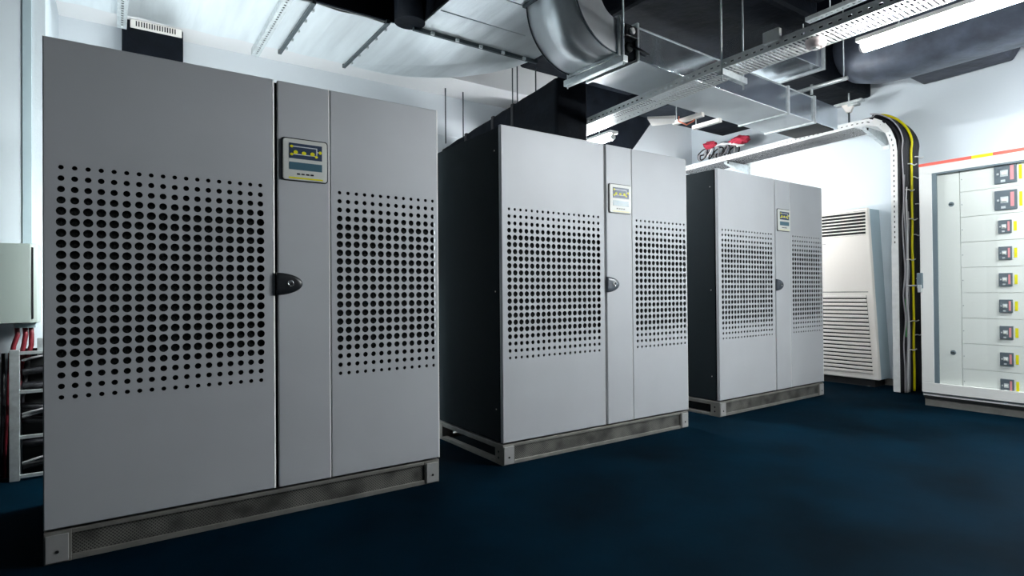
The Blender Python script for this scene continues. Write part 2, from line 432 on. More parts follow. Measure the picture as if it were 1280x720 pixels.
for k in range(5):
    co = B((2.08+k*.20, .885, ZD-.032), (2.105+k*.20, .901, ZD-.010)).build('clip', 'zinc', fo)
    co.location = -d1.location
# folded sheet: shallow ridges along the straight run, a cross-break on the elbow and the end
m = MB(); xs = [-.10 + 1.86*k/12 for k in range(13)]
for k in range(12):
    za, zb_ = ZD-(.003 if k % 2 else .012), ZD-(.012 if k % 2 else .003)
    m.quad((xs[k], .955, za), (xs[k+1], .955, zb_), (xs[k+1], 1.80, zb_), (xs[k], 1.80, za))
m.build('ridged_bottom_sheet', 'galv', d1, world=True)
m = MB(); cpt = (2.36, 1.38, ZD-.030); E_ = [(p[0], p[1], ZD-.001) for p in arc]
for k in range(len(E_)): m.bm.faces.new([m.bm.verts.new(c) for c in (E_[k], E_[(k+1) % len(E_)], cpt)])
m.build('cross_broken_sheet', 'galv', d1, world=True)
for x in (.55, 1.52): B((x-.006, .96, ZD-.004), (x+.006, 1.79, ZD+.001)).build('crease', 'galv', d1, world=True, bevel=.002)
for y in (.60, .25): B((2.0, y-.006, ZD-.004), (2.69, y+.006, ZD+.001)).build('crease', 'galv', d1, world=True, bevel=.002)

def ribbon(path, off, vs, cols, gap, slot, ends=.02):
    """sheet swept along a polyline; off(t) is the across vector; slots cut in the strips listed in cols"""
    pts = [V(p) for p in path]; seg = [(b-a).length for a, b in zip(pts, pts[1:])]; Ltot = sum(seg)
    def ev(s):
        acc = 0
        for i, l in enumerate(seg):
            if s <= acc + l + 1e-9 or i == len(seg)-1:
                u = (s-acc)/l; return pts[i].lerp(pts[i+1], u), (pts[i+1]-pts[i]).normalized()
            acc += l
    cuts = []; s = ends
    while s + slot < Ltot - ends: cuts.append((s, s+slot)); s += slot + gap
    marks = {0: 0, Ltot: 0}
    acc = 0
    for l in seg: acc += l; marks[min(acc, Ltot)] = 0
    for a, b in cuts: marks[a] = 0; marks[b] = 0
    S = sorted(marks); mb = MB()
    corners = []; acc = 0
    for l in seg[:-1]: acc += l; corners.append(acc)
    dirs = [(b-a).normalized() for a, b in zip(pts, pts[1:])]
    rows = []
    for s in S:
        p, t = ev(s)
        o = off(t)
        for ci, cs in enumerate(corners):
            if abs(s-cs) < 1e-6:
                t2 = (dirs[ci]+dirs[ci+1]).normalized(); o = off(t2) / max(.5, t2.dot(dirs[ci]))
        rows.append([mb.bm.verts.new(p + o*v) for v in vs])
    for i in range(len(S)-1):
        mid = (S[i]+S[i+1])/2; cut = any(a < mid < b for a, b in cuts)
        for j in range(len(vs)-1):
            if cut and j in cols: continue
            mb.bm.faces.new((rows[i][j], rows[i][j+1], rows[i+1][j+1], rows[i+1][j]))
    return mb

def strut(x0, y0, x1, y1, z, w=.041, h=.041, name='strut', mt='zinc', parent=None):
    """upturned perforated channel between two points at height z"""
    a, b = V((x0, y0, z)), V((x1, y1, z)); t = (b-a).normalized(); n = V((-t.y, t.x, 0))
    mb = ribbon([a, b], lambda t_: n, [-w/2, -.007, .007, w/2], [1], .022, .016)
    for sgn in (-1, 1):
        mb.quad(a+n*sgn*w/2, b+n*sgn*w/2, b+n*sgn*w/2+V((0,0,h)), a+n*sgn*w/2+V((0,0,h)))
    return mb
h1 = thing('duct_hanger', 'perforated strut hanger crossing under the wide duct, third crossbar from the elbow', 'hanger', (1.11, 1.4, ZD-.04))
B((1.088, .845, ZD-.040), (1.132, 1.915, ZD-.004)).build('channel_inside', 'dark', h1, world=True)
strut(1.11, .84, 1.11, 1.92, ZD-.052, .052, .05).build('channel', 'zinc', h1, world=True, solid=.003)
for y in (.88, 1.88): MB().tube([(1.11, y, ZD-.06), (1.11, y, ZC)], .005, 8).build('threaded_rod', 'zinc', h1, world=True)
h2 = dup(h1); h2.location.x = .27; h2['label'] = 'strut hanger under the wide duct near the left wall corner'

# ------------------------------------------------------------ long duct with curved riser and damper
d2 = thing('riser_duct', 'galvanised duct with curved riser and damper, passing above the middle and far cabinets', 'air duct', (2.80, .01, 2.5), math.radians(2.3))
y0, y1 = -.22, .22; hd = .215
B((.19, y0, .003), (2.52, y1, hd)).build('straight_section', 'galvd', d2, bevel=.002)
B((.19, y0-.003, hd-.008), (2.52, y0, hd+.002)).build('top_seam', 'zinc', d2)
B((.19, y0+.001, -.001), (2.52, y1-.001, .003)).build('bottom_sheet', 'galvm', d2)  # paler than the sides, so the underside reads as brightly lit
Ro, Ri = .365, .15; NA = 18
mo = MB()
def arcp(R, n=NA): return [(-R*math.sin(PI/2*k/n), Ro - R*math.cos(PI/2*k/n)) for k in range(n+1)]
out, inn = arcp(Ro), arcp(Ri)
for k in range(NA):
    for (P, ) in ((out,), (inn,)):
        f = mo.bm.faces.new([mo.bm.verts.new(c) for c in ((P[k][0], y0, P[k][1]), (P[k+1][0], y0, P[k+1][1]), (P[k+1][0], y1, P[k+1][1]), (P[k][0], y1, P[k][1]))]); f.smooth = True
    for y in (y0, y1):
        mo.bm.faces.new([mo.bm.verts.new(c) for c in ((out[k][0], y, out[k][1]), (out[k+1][0], y, out[k+1][1]), (inn[k+1][0], y, inn[k+1][1]), (inn[k][0], y, inn[k][1]))])
bmesh.ops.remove_doubles(mo.bm, verts=mo.bm.verts, dist=1e-5)
mo.build('riser_elbow', 'galve', d2)
B((-Ro, y0, Ro), (-Ri, y1, 2.878-2.5)).build('riser', 'galvd', d2)
B((-Ro-.02, y0-.02, .358), (-Ri+.02, y1+.02, .376)).build('riser_flange', 'zincd', d2)
for y in (y0, y1): MB().tube([(a, y, b) for a, b in out], .005, 6).build('elbow_seam', 'zincd', d2)
# flanges, damper with actuator
def frame(x0, x1, e=.018):
    m = MB(); m.box((x0, y0-e, -e), (x1, y1+e, 0)); m.box((x0, y0-e, hd), (x1, y1+e, hd+e))
    m.box((x0, y0-e, 0), (x1, y0, hd)); m.box((x0, y1, 0), (x1, y1+e, hd)); return m
frame(-.004, .014).build('joint_flange', 'zinc', d2, bevel=.001)
frame(.018, .030).build('joint_flange', 'zincd', d2, bevel=.001)
dm = B((.03, y0+.003, .003), (.172, y1-.003, hd-.003)).build('damper', 'insul', d2)
frame(.172, .190).build('joint_flange', 'zinc', d2, bevel=.001)
ac = B((.045, y0-.035, .115), (.155, y0+.003, .185)).build('actuator', 'black', d2, bevel=.006)
MB().lathe([(.022, 0), (.022, -.012), (.014, -.016)], (.098, y0-.034, .150), 'y', 20).build('actuator_dial', 'white', ac)
MB().lathe([(.034, 0), (.034, -.016), (.02, -.02)], (.100, y0+.002, .060), 'y', 20).build('actuator_hub', 'black', ac)
MB().tube([(.1, y0-.012, .065), (.19, y0-.02, .062), (.28, y0-.016, .052)], .008, 8).build('actuator_arm', 'black', ac)
frame(2.06, 2.085, .012).build('joint_flange', 'zinc', d2, bevel=.001)
frame(2.50, 2.535, .014).build('joint_flange', 'zinc', d2, bevel=.001)
cn = B((2.52, y0+.005, .012), (2.98, y1-.03, hd)).build('end_connector', 'galvd', d2)
B((2.535, y0+.03, .004), (2.96, y1-.05, .012)).build('dark_bottom_panel', 'dark', d2)  # dark panel across the end connector's underside
# support channel under the first flange
sp = thing('duct_support', 'zinc channel hung on rods under the curved riser flange', 'hanger', (2.86, 0, 2.43))
R3 = Matrix.Translation((2.80, .01, 2.5)) @ Matrix.Rotation(math.radians(2.3), 4, 'Z')
B((.0, y0-.05, -.065), (.045, y1+.06, -.022), R3).build('channel', 'zinc', sp, world=True, bevel=.004)
for y in (y0-.034, y1+.04):
    m = MB(); m.tube([R3 @ V((.022, y, -.08)), R3 @ V((.022, y, ZC-2.5))], .005, 8); m.build('threaded_rod', 'zinc', sp, world=True)
# small strut stubs under the far half of the duct
for i, (x, ya, yb) in enumerate(((4.19, .20, .50), (4.45, .22, .50))):
    s_ = thing('strut_stub', ('cream stub of strut below the long duct, the one with an orange cable on it', 'cream stub of strut below the long duct, right of the one with orange cable')[i], 'strut', (x, ya, 2.44), 0)
    B((x-.02, ya, 2.44), (x+.02, yb, 2.475)).build('channel', 'cream', s_, world=True, bevel=.003)
    MB().tube([(x, yb-.03, 2.44), (x, yb-.03, 3.09)], .004, 6).build('threaded_rod', 'zinc', s_, world=True)
P = [(4.16, .42, 2.49), (4.13, .40, 2.44), (4.16, .34, 2.40), (4.20, .30, 2.43), (4.19, .26, 2.48)]
solo(MB().tube(P, .006, 8), 'orange_cable', mat('orange_cable', (.85, .22, .12), .5), 'short orange cable looped over a strut stub under the long duct', 'cable', P[0])
MBp = MB().hexa([(3.86, .50, 2.44), (4.02, .34, 2.43), (4.13, .44, 2.43), (4.05, .62, 2.44)], [(3.86, .50, 2.46), (4.02, .34, 2.455), (4.13, .44, 2.455), (4.05, .62, 2.46)])
solo(MBp, 'junction_plate', 'cream', 'cream angled plate hanging under the long duct behind the cable tray', 'plate', (4.0, .5, 2.43), bevel=.002)

# short galvanised duct and pipe higher up
d5 = thing('branch_duct', 'short blunt-ended galvanised duct behind the long cable tray, above the long duct', 'air duct', (5.2, 0, 2.9))
B((4.45, -.26, 2.9), (5.21, .20, 3.10)).build('casing', 'galvd', d5, world=True, bevel=.002)
B((5.19, -.272, 2.888), (5.215, .212, 3.112)).build('end_flange', 'zinc', d5, world=True)
for y in (-.2, .14): MB().tube([(5.0, y, 3.1), (5.0, y, ZC)], .005, 6).build('threaded_rod', 'zinc', d5, world=True)
pb = thing('support_pipe', 'horizontal zinc pipe hung on rods in front of the black box duct', 'pipe', (5.31, -.1, 2.8))
MB().tube([(5.30, .55, 2.8), (5.32, -.40, 2.8)], .018, 12).build('pipe', 'zinc', pb, world=True)
MB().tube([(5.318, -.37, 2.8), (5.318, -.37, ZC)], .005, 8).build('threaded_rod', 'zinc', pb, world=True)
MB().tube([(5.309, -.10, 2.74), (5.309, -.10, 2.83)], .012, 8).build('clamp', 'zinc', pb, world=True)

# ------------------------------------------------------------ black insulated ductwork
b1 = thing('black_insulated_duct', 'black insulated duct rising from the back wall behind the middle cabinet', 'air duct', (3.2, 1.7, 2.2))
m = MB(); N = 12
left = [(2.99 + (3.17-2.99)*k/N, 2.49 - (2.49-.84)*k/N, 2.49 + .27*k/N + random.uniform(-.008, .008)) for k in range(N+1)]
for k in range(N):
    a, b_ = left[k], left[k+1]
    m.hexa([(a[0], a[1], 2.15), (b_[0], b_[1], 2.15), (b_[0]+.34, b_[1], 2.15), (a[0]+.34, a[1], 2.15)], [a, b_, (b_[0]+.34, b_[1], b_[2]), (a[0]+.34, a[1], a[2])])
bmesh.ops.remove_doubles(m.bm, verts=m.bm.verts, dist=1e-4)
m.build('insulated_run', 'insul', b1, world=True, bevel=.02)
for i in (3, 6, 8):
    a = left[i]; B((a[0]-.006, a[1]-.03, 2.16), (a[0]+.345, a[1]+.01, a[2]+.012)).build('band', 'rubber', b1, world=True, bevel=.008)
b2_ = thing('black_hood', 'black insulated hood on the back wall above the middle cabinet with slanted right edge', 'hood', (4.5, 2.3, 2.55))
MB().prism([(3.62, 2.55), (5.22, 2.55), (5.45, 2.80), (5.98, 3.40), (5.98, 3.70), (4.16, 3.70), (4.16, 2.9), (3.62, 2.9)], 2.10, 2.49, 'y').build('insulated_casing', 'insul', b2_, world=True, bevel=.02)
b3 = thing('black_box_duct', 'black insulated box duct entering the right wall above the far cabinet', 'air duct', (6, 1, 3.09))
B((5.3, .13, 3.09), (XE-.003, 2.0, 3.64)).build('insulated_casing', 'insul', b3, world=True, bevel=.03)
b4 = thing('slate_insulated_duct', 'large round slate insulated duct at the upper right above the distribution board', 'air duct', (6.5, -1, 3.07))
mb = MB()
prof = [(6.47, .28, 3.42, .12), (6.47, .10, 3.40, .26), (6.47, -.12, 3.38, .31), (6.47, -.4, 3.37, .32), (6.45, -1.0, 3.38, .33), (6.43, -1.7, 3.38, .33), (6.43, -2.6, 3.38, .33)]
n = 28; rings = []
for x, y, z, r in prof:
    rings.append([mb.bm.verts.new((x + r*1.35*math.cos(2*PI*k/n), y, z + r*math.sin(2*PI*k/n))) for k in range(n)])
for a, b in zip(rings, rings[1:]):
    for k in range(n): mb.bm.faces.new((a[k], a[(k+1) % n], b[(k+1) % n], b[k])).smooth = True
mb.bm.faces.new(rings[0]); mb.bm.faces.new(rings[-1])
mb.build('insulated_run', 'insulg', b4, world=True)
tr = MB().prism([(-.38, 3.06), (-1.08, 3.07), (-1.14, 3.17), (-1.06, 3.24), (-.46, 3.16), (-.36, 3.10)], 6.40, 6.92, 'x').build('insulated_box', 'navyi', b4, world=True, bevel=.015)
MB().tube([(6.39, -.46, 3.165), (6.39, -1.06, 3.245)], .016, 8).build('edge_strip', 'insulg', b4, world=True)
# big black duct bulk under the ceiling in the dark
b5 = thing('main_black_duct', 'very large black insulated main duct under the dark ceiling at top centre', 'air duct', (4.4, 0, 3.3))
B((3.0, -3.0, 3.36), (5.0, -.30, 3.7)).build('insulated_casing', 'insul', b5, world=True, bevel=.04)
B((3.55, -.28, 3.25), (5.1, 1.9, 3.7)).build('insulated_branch', 'insul', b5, world=True, bevel=.04)

# rods hanging from the beam and ceiling to the black ductwork
for i, (x, y, zb, zt) in enumerate(((2.942, 2.3, 2.50, 3.05), (3.143, 2.3, 2.50, 3.05), (3.408, 1.8, 2.60, ZC), (3.465, 1.8, 2.60, ZC), (3.69, 1.8, 2.45, ZC))):
    solo(MB().tube([(x, y, zb), (x, y, zt)], .0065, 6), 'threaded_rod', 'zincd',
         ('left of two thin rods just right of the nearest cabinet top', 'right of two thin rods just right of the nearest cabinet top', 'leftmost of three thin rods above the middle cabinet', 'middle of three thin rods above the middle cabinet', 'rightmost of three thin rods above the middle cabinet')[i], 'rod', (x, y, zb), 'hanging threaded rods')

# ------------------------------------------------------------ long cable tray with lamps
T1 = [(3.50, -2.9, 2.42), (3.50, -.45, 2.42), (3.635, 1.2, 2.42), (3.70, 2.05, 2.42)]
t1 = thing('cable_tray', 'long perforated cable tray hung from rods, crossing above in front of the ducts', 'cable tray', (3.5, -.5, 2.42))
def nrm(t): return V((t.y, -t.x, 0)).normalized()
ribbon(T1, nrm, [-.105, -.092, -.05, -.042, .0, .008, .05, .092, .105], [1, 3, 5, 6], .013, .013).build('tray_bottom', 'tray', t1, world=True, solid=.002)
for sg in (-1, 1):
    P = [V(p) + V((sg*.105, 0, 0)) for p in T1]
    ribbon(P, lambda t: V((0, 0, 1)), [0, .020, .030, .055], [1], .028, .022).build('side_rail', 'tray', t1, world=True, solid=.002)
cb = thing('tray_crossbar', 'zinc crossbar under the long cable tray hung on two thin rods', 'hanger', (3.5, -.55, 2.38))
strut(3.37, -.55, 3.66, -.53, 2.375, .036, .036).build('channel', 'zinc', cb, world=True, solid=.003)
for x, y in ((3.385, -.55), (3.645, -.53)): MB().tube([(x, y, 2.34), (x, y, ZC)], .0055, 8).build('threaded_rod', 'zinc', cb, world=True)
bx_ = thing('junction_box', 'small pale box fixed on the near rail of the long cable tray', 'junction box', (3.385, -.90, 2.46))
B((3.360, -.945, 2.452), (3.388, -.845, 2.525)).build('housing', 'tray', bx_, world=True, bevel=.006)
B((3.36, -.948, 2.455), (3.388, -.943, 2.52)).build('cover', 'white', bx_, world=True)
sd = thing('smoke_detector', 'round pale pink detector under the long cable tray', 'smoke detector', (3.47, -1.10, 2.418))
MB().lathe([(.054, 0), (.058, -.016), (.054, -.034), (.038, -.046)], (3.47, -1.10, 2.417), 'z', 8).build('housing', mat('pale_pink', (.85, .72, .70), .5), sd, world=True)
MB().lathe([(.02, 0), (.018, -.008)], (3.47, -1.10, 2.371), 'z', 12).build('sensor', 'white', sd, world=True)
st = thing('upper_strut', 'perforated strut high in the dark above the long cable tray', 'strut', (4.42, -1.1, 3.0))
strut(4.47, -.52, 4.40, -2.2, 3.0, .06, .03).build('channel', 'zinc', st, world=True, solid=.003)
for y in (-.7, -1.9): MB().tube([(4.44, y, 3.0), (4.44, y, 3.40)], .005, 6).build('threaded_rod', 'zinc', st, world=True)

def make_lamp(label):
    t = thing('fluorescent_lamp', label, 'lamp', (3.665, -1.84, 2.36))
    B((-.046, -.60, .028), (.046, .60, .052)).build('housing', 'white', t, bevel=.004)
    MB().tube([(0, -.572, 0), (0, -.565, 0), (0, .565, 0), (0, .572, 0)], .026, 16).build('tube', 'lamp', t)
    for s in (-1, 1):
        MB().lathe([(.022, 0), (.026, .006), (.026, .014), (.02, .02)] if s > 0 else [(.022, 0), (.026, -.006), (.026, -.014), (.02, -.02)], (0, s*.572, 0), 'y', 14).build('end_cap', 'white', t)
        B((-.012, s*.588-.006, .0), (.012, s*.588+.006, .03)).build('lamp_holder', 'white', t)
        MB().tube([(0, s*.4, .056), (0, s*.4, .115), (-.01, s*.4, .119), (-.058, s*.4, .119)], .004, 6).build('suspension', 'zinc', t)
    return t
l1 = make_lamp('lit fluorescent lamp at the upper right, beside the long cable tray')
def lampcopy(label, loc, rz=0):
    l = dup(l1); l.location = loc; l['label'] = label; l.rotation_euler.z = rz; return l
l2 = lampcopy('lit fluorescent lamp showing only its end above the middle cabinet', (3.83, 1.42, 2.36), math.radians(-3))
l3 = lampcopy('added unseen fluorescent fill lamp on the back of the nearest cabinet', (.78, .972, 1.35))  # added out of sight to light the wide duct and pilaster
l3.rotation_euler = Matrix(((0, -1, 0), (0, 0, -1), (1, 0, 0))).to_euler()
l4 = lampcopy('added unseen fluorescent fill lamp outside the right edge of the view', (5.5, -2.4, 2.05))  # added out of frame to light the far cabinets and the undersides
l7 = lampcopy('added unseen fluorescent fill lamp on the right side of the far cabinet', (6.0, .97, 1.75))  # unseen, added to brighten the air conditioner and right wall
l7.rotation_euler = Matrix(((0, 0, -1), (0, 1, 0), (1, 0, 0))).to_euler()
for q in (-.4, .4): MB().tube([(0, q, .1), (0, q, 1.70)], .004, 6).build('suspension', 'zinc', l4)
l5 = lampcopy('added unseen fluorescent fill lamp on the back of the far cabinet', (5.05, 1.10, 1.6))  # hidden fill, added to lift the back wall
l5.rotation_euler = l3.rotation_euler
l6 = dup(l4); l6.location = (6.35, -2.6, 2.05); l6['label'] = 'added unseen fluorescent fill lamp nearest the right wall outside the view'  # added beyond the frame to brighten the right side
for l in (l1, l2, l3, l4, l5, l6, l7): l['group'] = 'fluorescent lamps'

for l in (l4, l5, l6):
    for o in l.children:
        if o.name.startswith('tube'): o.data = o.data.copy(); o.data.materials[0] = M['fill_bright']

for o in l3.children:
    if o.name.startswith('tube'): o.data = o.data.copy(); o.data.materials[0] = M['fill_back']
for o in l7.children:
    if o.name.startswith('tube'): o.data = o.data.copy(); o.data.materials[0] = M['fill_soft']

# ------------------------------------------------------------ wall cable tray with its bend down
T2 = [(0, 2.35, 2.62), (0, .12, 2.69), (0, -.02, 2.683), (0, -.12, 2.64), (0, -.19, 2.56), (0, -.225, 2.46), (0, -.235, 2.36), (0, -.235, .012)]
t2 = thing('curved_cable_tray', 'white perforated cable tray that bends down the right wall to the floor', 'cable tray', (6.7, -.23, 0))
XA, XB = 6.51, 6.94
ribbon([(XA, y, z) for _, y, z in T2], lambda t: V((1, 0, 0)), [0, .06, .09, .2, .23, .34, .37, .43], [3], .07, .018).build('tray_bottom', 'tray', t2, world=True, solid=.002)
def n2(t): return V((0, t.z, -t.y)).normalized()       # outward, away from the wall below
for x in (XA, XB):
    ribbon([(x, y, z) for _, y, z in T2], n2, [0, .022, .032, .058], [1], .03, .02).build('side_rail', 'tray', t2, world=True, solid=.0025)
# overlapping splice plates on the bend and punched upright
for (y, z, a) in ((-.115, 2.69, -.55), (-.195, 2.61, -1.0)):
    mt = Matrix.Translation((XA-.003, y, z)) @ Matrix.Rotation(-a, 4, 'X')
    B((-.002, -.045, -.026), (.001, .045, .026), mt).build('splice_plate', 'white', t2, world=True)
ribbon([(XA-.004, -.2625, 1.45), (XA-.004, -.2625, .02)], lambda t: V((0, 1, 0)), [-.029, -.018, -.010, .008, .016, .029], [1, 3], .022, .012).build('splice_upright', 'tray', t2, world=True, solid=.002)
for i, y in enumerate((1.62, -.0)):
    b_ = thing('wall_bracket', ('bracket under the curved cable tray by the top of the far cabinet', 'bracket under the curved cable tray just before its bend')[i], 'bracket', (6.98, y, 2.55))
    zz = 2.64 if i == 0 else 2.675
    MB().prism([(6.50, zz-.012), (XE-.002, zz-.012), (XE-.002, zz-.14), (6.93, zz-.14), (6.50, zz-.04)], y-.02, y+.02, 'y').build('arm', 'zinc', b_, world=True, bevel=.002)
    B((6.965, y-.04, zz-.18), (XE-.001, y+.04, zz+.02)).build('wall_plate', 'zinc', b_, world=True)
    for dz in (.0, .03): MB().lathe([(.008, 0), (.008, -.01)], (6.52, y-.02, zz-.03-dz*.3), 'y', 8).build('bolt', 'dark', b_, world=True)

def path2(x, d, wob=0, seed=0, zend=.012):
    """a cable lying d above the tray bottom, in the bend swinging outwards"""
    rnd = random.Random(seed); P = []
    for i, (_, y, z) in enumerate(T2):
        a = V((0, *T2[max(i-1, 0)][1:])); b = V((0, *T2[min(i+1, len(T2)-1)][1:])); t = (b-a).normalized(); n = n2(t)
        dd = d + (.02 if 1 < i < 6 else 0) if i > 0 else d*.5
        if i == 1: dd = d*.55
        if i == len(T2)-1: z = zend
        P.append(V((x, y, z)) + V((0, n.y*dd, n.z*dd)))
    # subdivide the drop with a little wander
    out = P[:7]
    for k in range(1, 10):
        q = P[6].lerp(P[7], k/10); q = q + V((rnd.uniform(-1, 1)*wob, rnd.uniform(-1, .4)*wob, 0)); out.append(q)
    out.append(P[7]); 
    # smooth by Catmull-Rom
    res = []
    for i in range(len(out)-1):
        p0, p1, p2, p3 = out[max(i-1, 0)], out[i], out[i+1], out[min(i+2, len(out)-1)]
        for k in range(4):
            u = k/4
            res.append(.5*((2*p1) + (p2-p0)*u + (2*p0-5*p1+4*p2-p3)*u*u + (3*p1-p0-3*p2+p3)*u**3))
    res.append(out[-1]); return [V((p.x, min(p.y, -.2) if p.z < 1 and False else p.y, max(p.z, .012))) for p in res]
lab = 'black cables packed in the curved cable tray beside the distribution board'
k = 0
for layer, d in enumerate((.018, .047, .076)):
    for x in [6.545 + .032*j for j in range(12)]:
        if layer == 2 and k % 3 == 0 and x < 6.6: k += 1; continue
        solo(MB().tube(path2(x + .008*layer, d, .002, k), .0145, 8), 'tray_cable', 'rubber', lab, 'cable', (x, -.25, .012), 'black cables in the curved tray'); k += 1
for i, (x, d, w, mt, r) in enumerate(((6.535, .09, .012, 'greyc', .006), (6.55, .10, .014, 'greyc', .006), (6.57, .098, .016, 'whitec', .006), (6.60, .10, .010, 'greyc', .006), (6.62, .097, .012, 'greyc', .005))):
    pp = path2(x, d, w, 50+i)
    if i: pp = [p for p in pp if p.z < 2.3 - .12*i and p.y < -.2]
    solo(MB().tube(pp, r, 8), 'thin_cable', mt, 'thin grey-white cables loosely hanging in front of the black ones in the curved tray', 'cable', (x, -.3, .012), 'thin pale cables in the curved tray')
solo(MB().tube(path2(6.70, .105, .004, 90), .0115, 8), 'earth_cable', 'yelc', 'thick yellow cable running down over the black cables of the curved tray', 'cable', (6.70, -.33, .012))
solo(MB().tube([p + V((.014, .004, 0)) for p in path2(6.70, .105, .004, 90)], .006, 8), 'earth_cable', 'grnc', 'thin green cable hugging the thick yellow cable of the curved tray', 'cable', (6.71, -.33, .012))
P = [(6.56, -.33, .92), (6.555, -.335, .80), (6.565, -.335, .66), (6.56, -.33, .55)]
solo(MB().tube(P, .007, 8), 'green_cable', 'grnc', 'short bright green cable at knee height in the curved tray', 'cable', P[-1])
for i, z in enumerate((.42, .56, .70, 1.12, 1.30, 1.55, 1.70, 1.86, 1.98, 2.12, 2.24, 2.33)):
    x0 = (6.56, 6.70, 6.62, 6.78)[i % 4]
    solo(MB().tube([(x0, -.343, z), (x0+.05, -.350, z+.006), (x0+.11, -.352, z-.004), (x0+.125, -.372, z+.010)], .0055, 6), 'cable_tie', 'white',
         'white cable ties gripping the bundle in the curved tray', 'cable tie', (x0, -.348, z), 'white cable ties')
# loose cable coil and red cloth on the wall tray
for i in range(13):
    cy, cz = 2.02 - .026*i, 2.725 + .004*(i % 5); rr = .085 + .02*((i*7) % 3)/2
    P = [(6.56 + .05*math.sin(a*.5+i) + .02*i, cy + .05*math.cos(a) - .04*math.sin(a), cz + .075 + rr*.8*math.sin(a)) for a in [2*PI*k/22 for k in range(22)]]
    solo(MB().loop(P, .0085, 8), 'cable_coil', ('rubber', 'greyc', 'rubber', 'whitec')[i % 4], 'coiled black and grey cables heaped on the wall tray under the red cloth', 'cable coil', (6.6, cy, 2.68), 'cable coils on the wall tray')
def cloth(name, label, cx, cy, cz, sy, sz, seed):
    rnd = random.Random(seed); mb = MB()
    bmesh.ops.create_icosphere(mb.bm, subdivisions=4, radius=1)
    from mathutils import noise
    for v in mb.bm.verts:
        p = v.co.copy(); q = 1 + .35*noise.noise(p*2.2+V((seed, 0, 0))) + .18*noise.noise(p*5+V((0, seed, 0)))
        v.co = V((cx + p.x*.07*q, cy + p.y*sy*q, cz + p.z*sz*q))
    for f in mb.bm.faces: f.smooth = True
    return solo(mb, name, 'red', label, 'cloth', (cx, cy, cz - sz))
cloth('red_cloth', 'crumpled red cloth at the left of the cable heap on the wall tray', 6.58, 1.90, 2.90, .085, .045, 3)
cloth('red_cloth', 'larger crumpled red cloth at the right of the cable heap on the wall tray', 6.66, 1.53, 2.89, .13, .055, 11)
for i in range(4):
    P = [(6.60+.02*i, 1.86-.03*i+.0, 2.87+.012*i), (6.62, 1.74, 2.90-.012*i), (6.64, 1.60, 2.85+.01*i), (6.6, 1.42+.03*i, 2.80)]
    solo(MB().tube(P, .009, 8), 'pale_cable', 'whitec', 'pale cables crossing between the two red cloths on the wall tray', 'cable', P[0], 'pale cables between the cloths')
# pipe clamp bracket on the wall above the bend
cl = thing('wall_clamp', 'zinc pipe clamp bracket above the bend of the curved cable tray', 'bracket', (6.6, .22, 2.76))
MB().tube([(6.62, .20, 2.76), (6.62, .20, 2.90)], .010, 8).build('stem', 'zincd', cl, world=True)
B((6.58, .06, 2.97), (6.66, .34, 2.995)).build('arm', 'zinc', cl, world=True, bevel=.004)
MB().prism([(.14, 2.97), (.27, 2.97), (.22, 2.88), (.18, 2.88)], 6.60, 6.64, 'x').build('clamp', 'cream', cl, world=True, bevel=.004)
B((6.585, .1, 2.94), (6.655, .2, 2.965)).build('clamp_plate', 'zinc', cl, world=True, bevel=.004)
MB().tube([(6.62, .2, 2.99), (6.62, .2, 3.12)], .008, 8).build('upper_rod', 'zinc', cl, world=True)

# ------------------------------------------------------------ air conditioner
a = thing('air_conditioner', 'cream floor-standing air conditioner between the far cabinet and the cable tray', 'air conditioner', (6.83, .28, 0))
XF = 6.70; ZA, ZZ = .075, 1.872
def acy(z, s=0):      # right edge y at height z, body widens downwards
    u = (z-ZA)/(ZZ-ZA); return -.026 + .094*u
body = MB().prism([(-.026, ZA), (.632, ZA), (.56, ZZ), (.068, ZZ)], XF, XF+.055, 'x').build('front_casing', 'cream', a, world=True, bevel=.012, seg=3)
MB().prism([(-.020, ZA+.003), (.626, ZA+.003), (.556, ZZ-.006), (.073, ZZ-.006)], XF+.055, XE-.004, 'x').build('rear_casing', 'side', a, world=True, bevel=.004)
B((XF+.03, .03, 0), (XE-.03, .58, ZA)).build('plinth', 'dark', a, world=True)
# top outlet: dark recess with cream slats
B((XF-.002, .088, 1.585), (XF+.002, .54, 1.842)).build('outlet', 'dark', a, world=True)
for k in range(8):
    z = 1.592 + k*.0345
    B((XF-.007, .082, z-.006), (XF+.0, .545, z+.006), None).build('outlet_slat', 'cream', a, world=True, bevel=.002)
B((XF-.003, .07, .985), (XF+.001, .58, .993)).build('panel_seam', 'base', a, world=True)
m = MB()
MB().prism([(.034, .140), (.61, .140), (.60, .955), (.088, .955)], XF-.002, XF+.002, 'x').build('intake', 'dark', a, world=True)
for k in range(20):
    z = .150 + k*.0415
    ya = .030 + .060*(z-.14)/.815
    # slats that droop slightly toward the bottom
    P = []
    B((XF-.014, ya, z-.012), (XF+.0, .60, z+.0155)).build('intake_slat', 'cream', a, world=True, bevel=.004)
B((XF-.003, .50, 1.512), (XF, .535, 1.520)).build('badge', 'greyc', a, world=True)

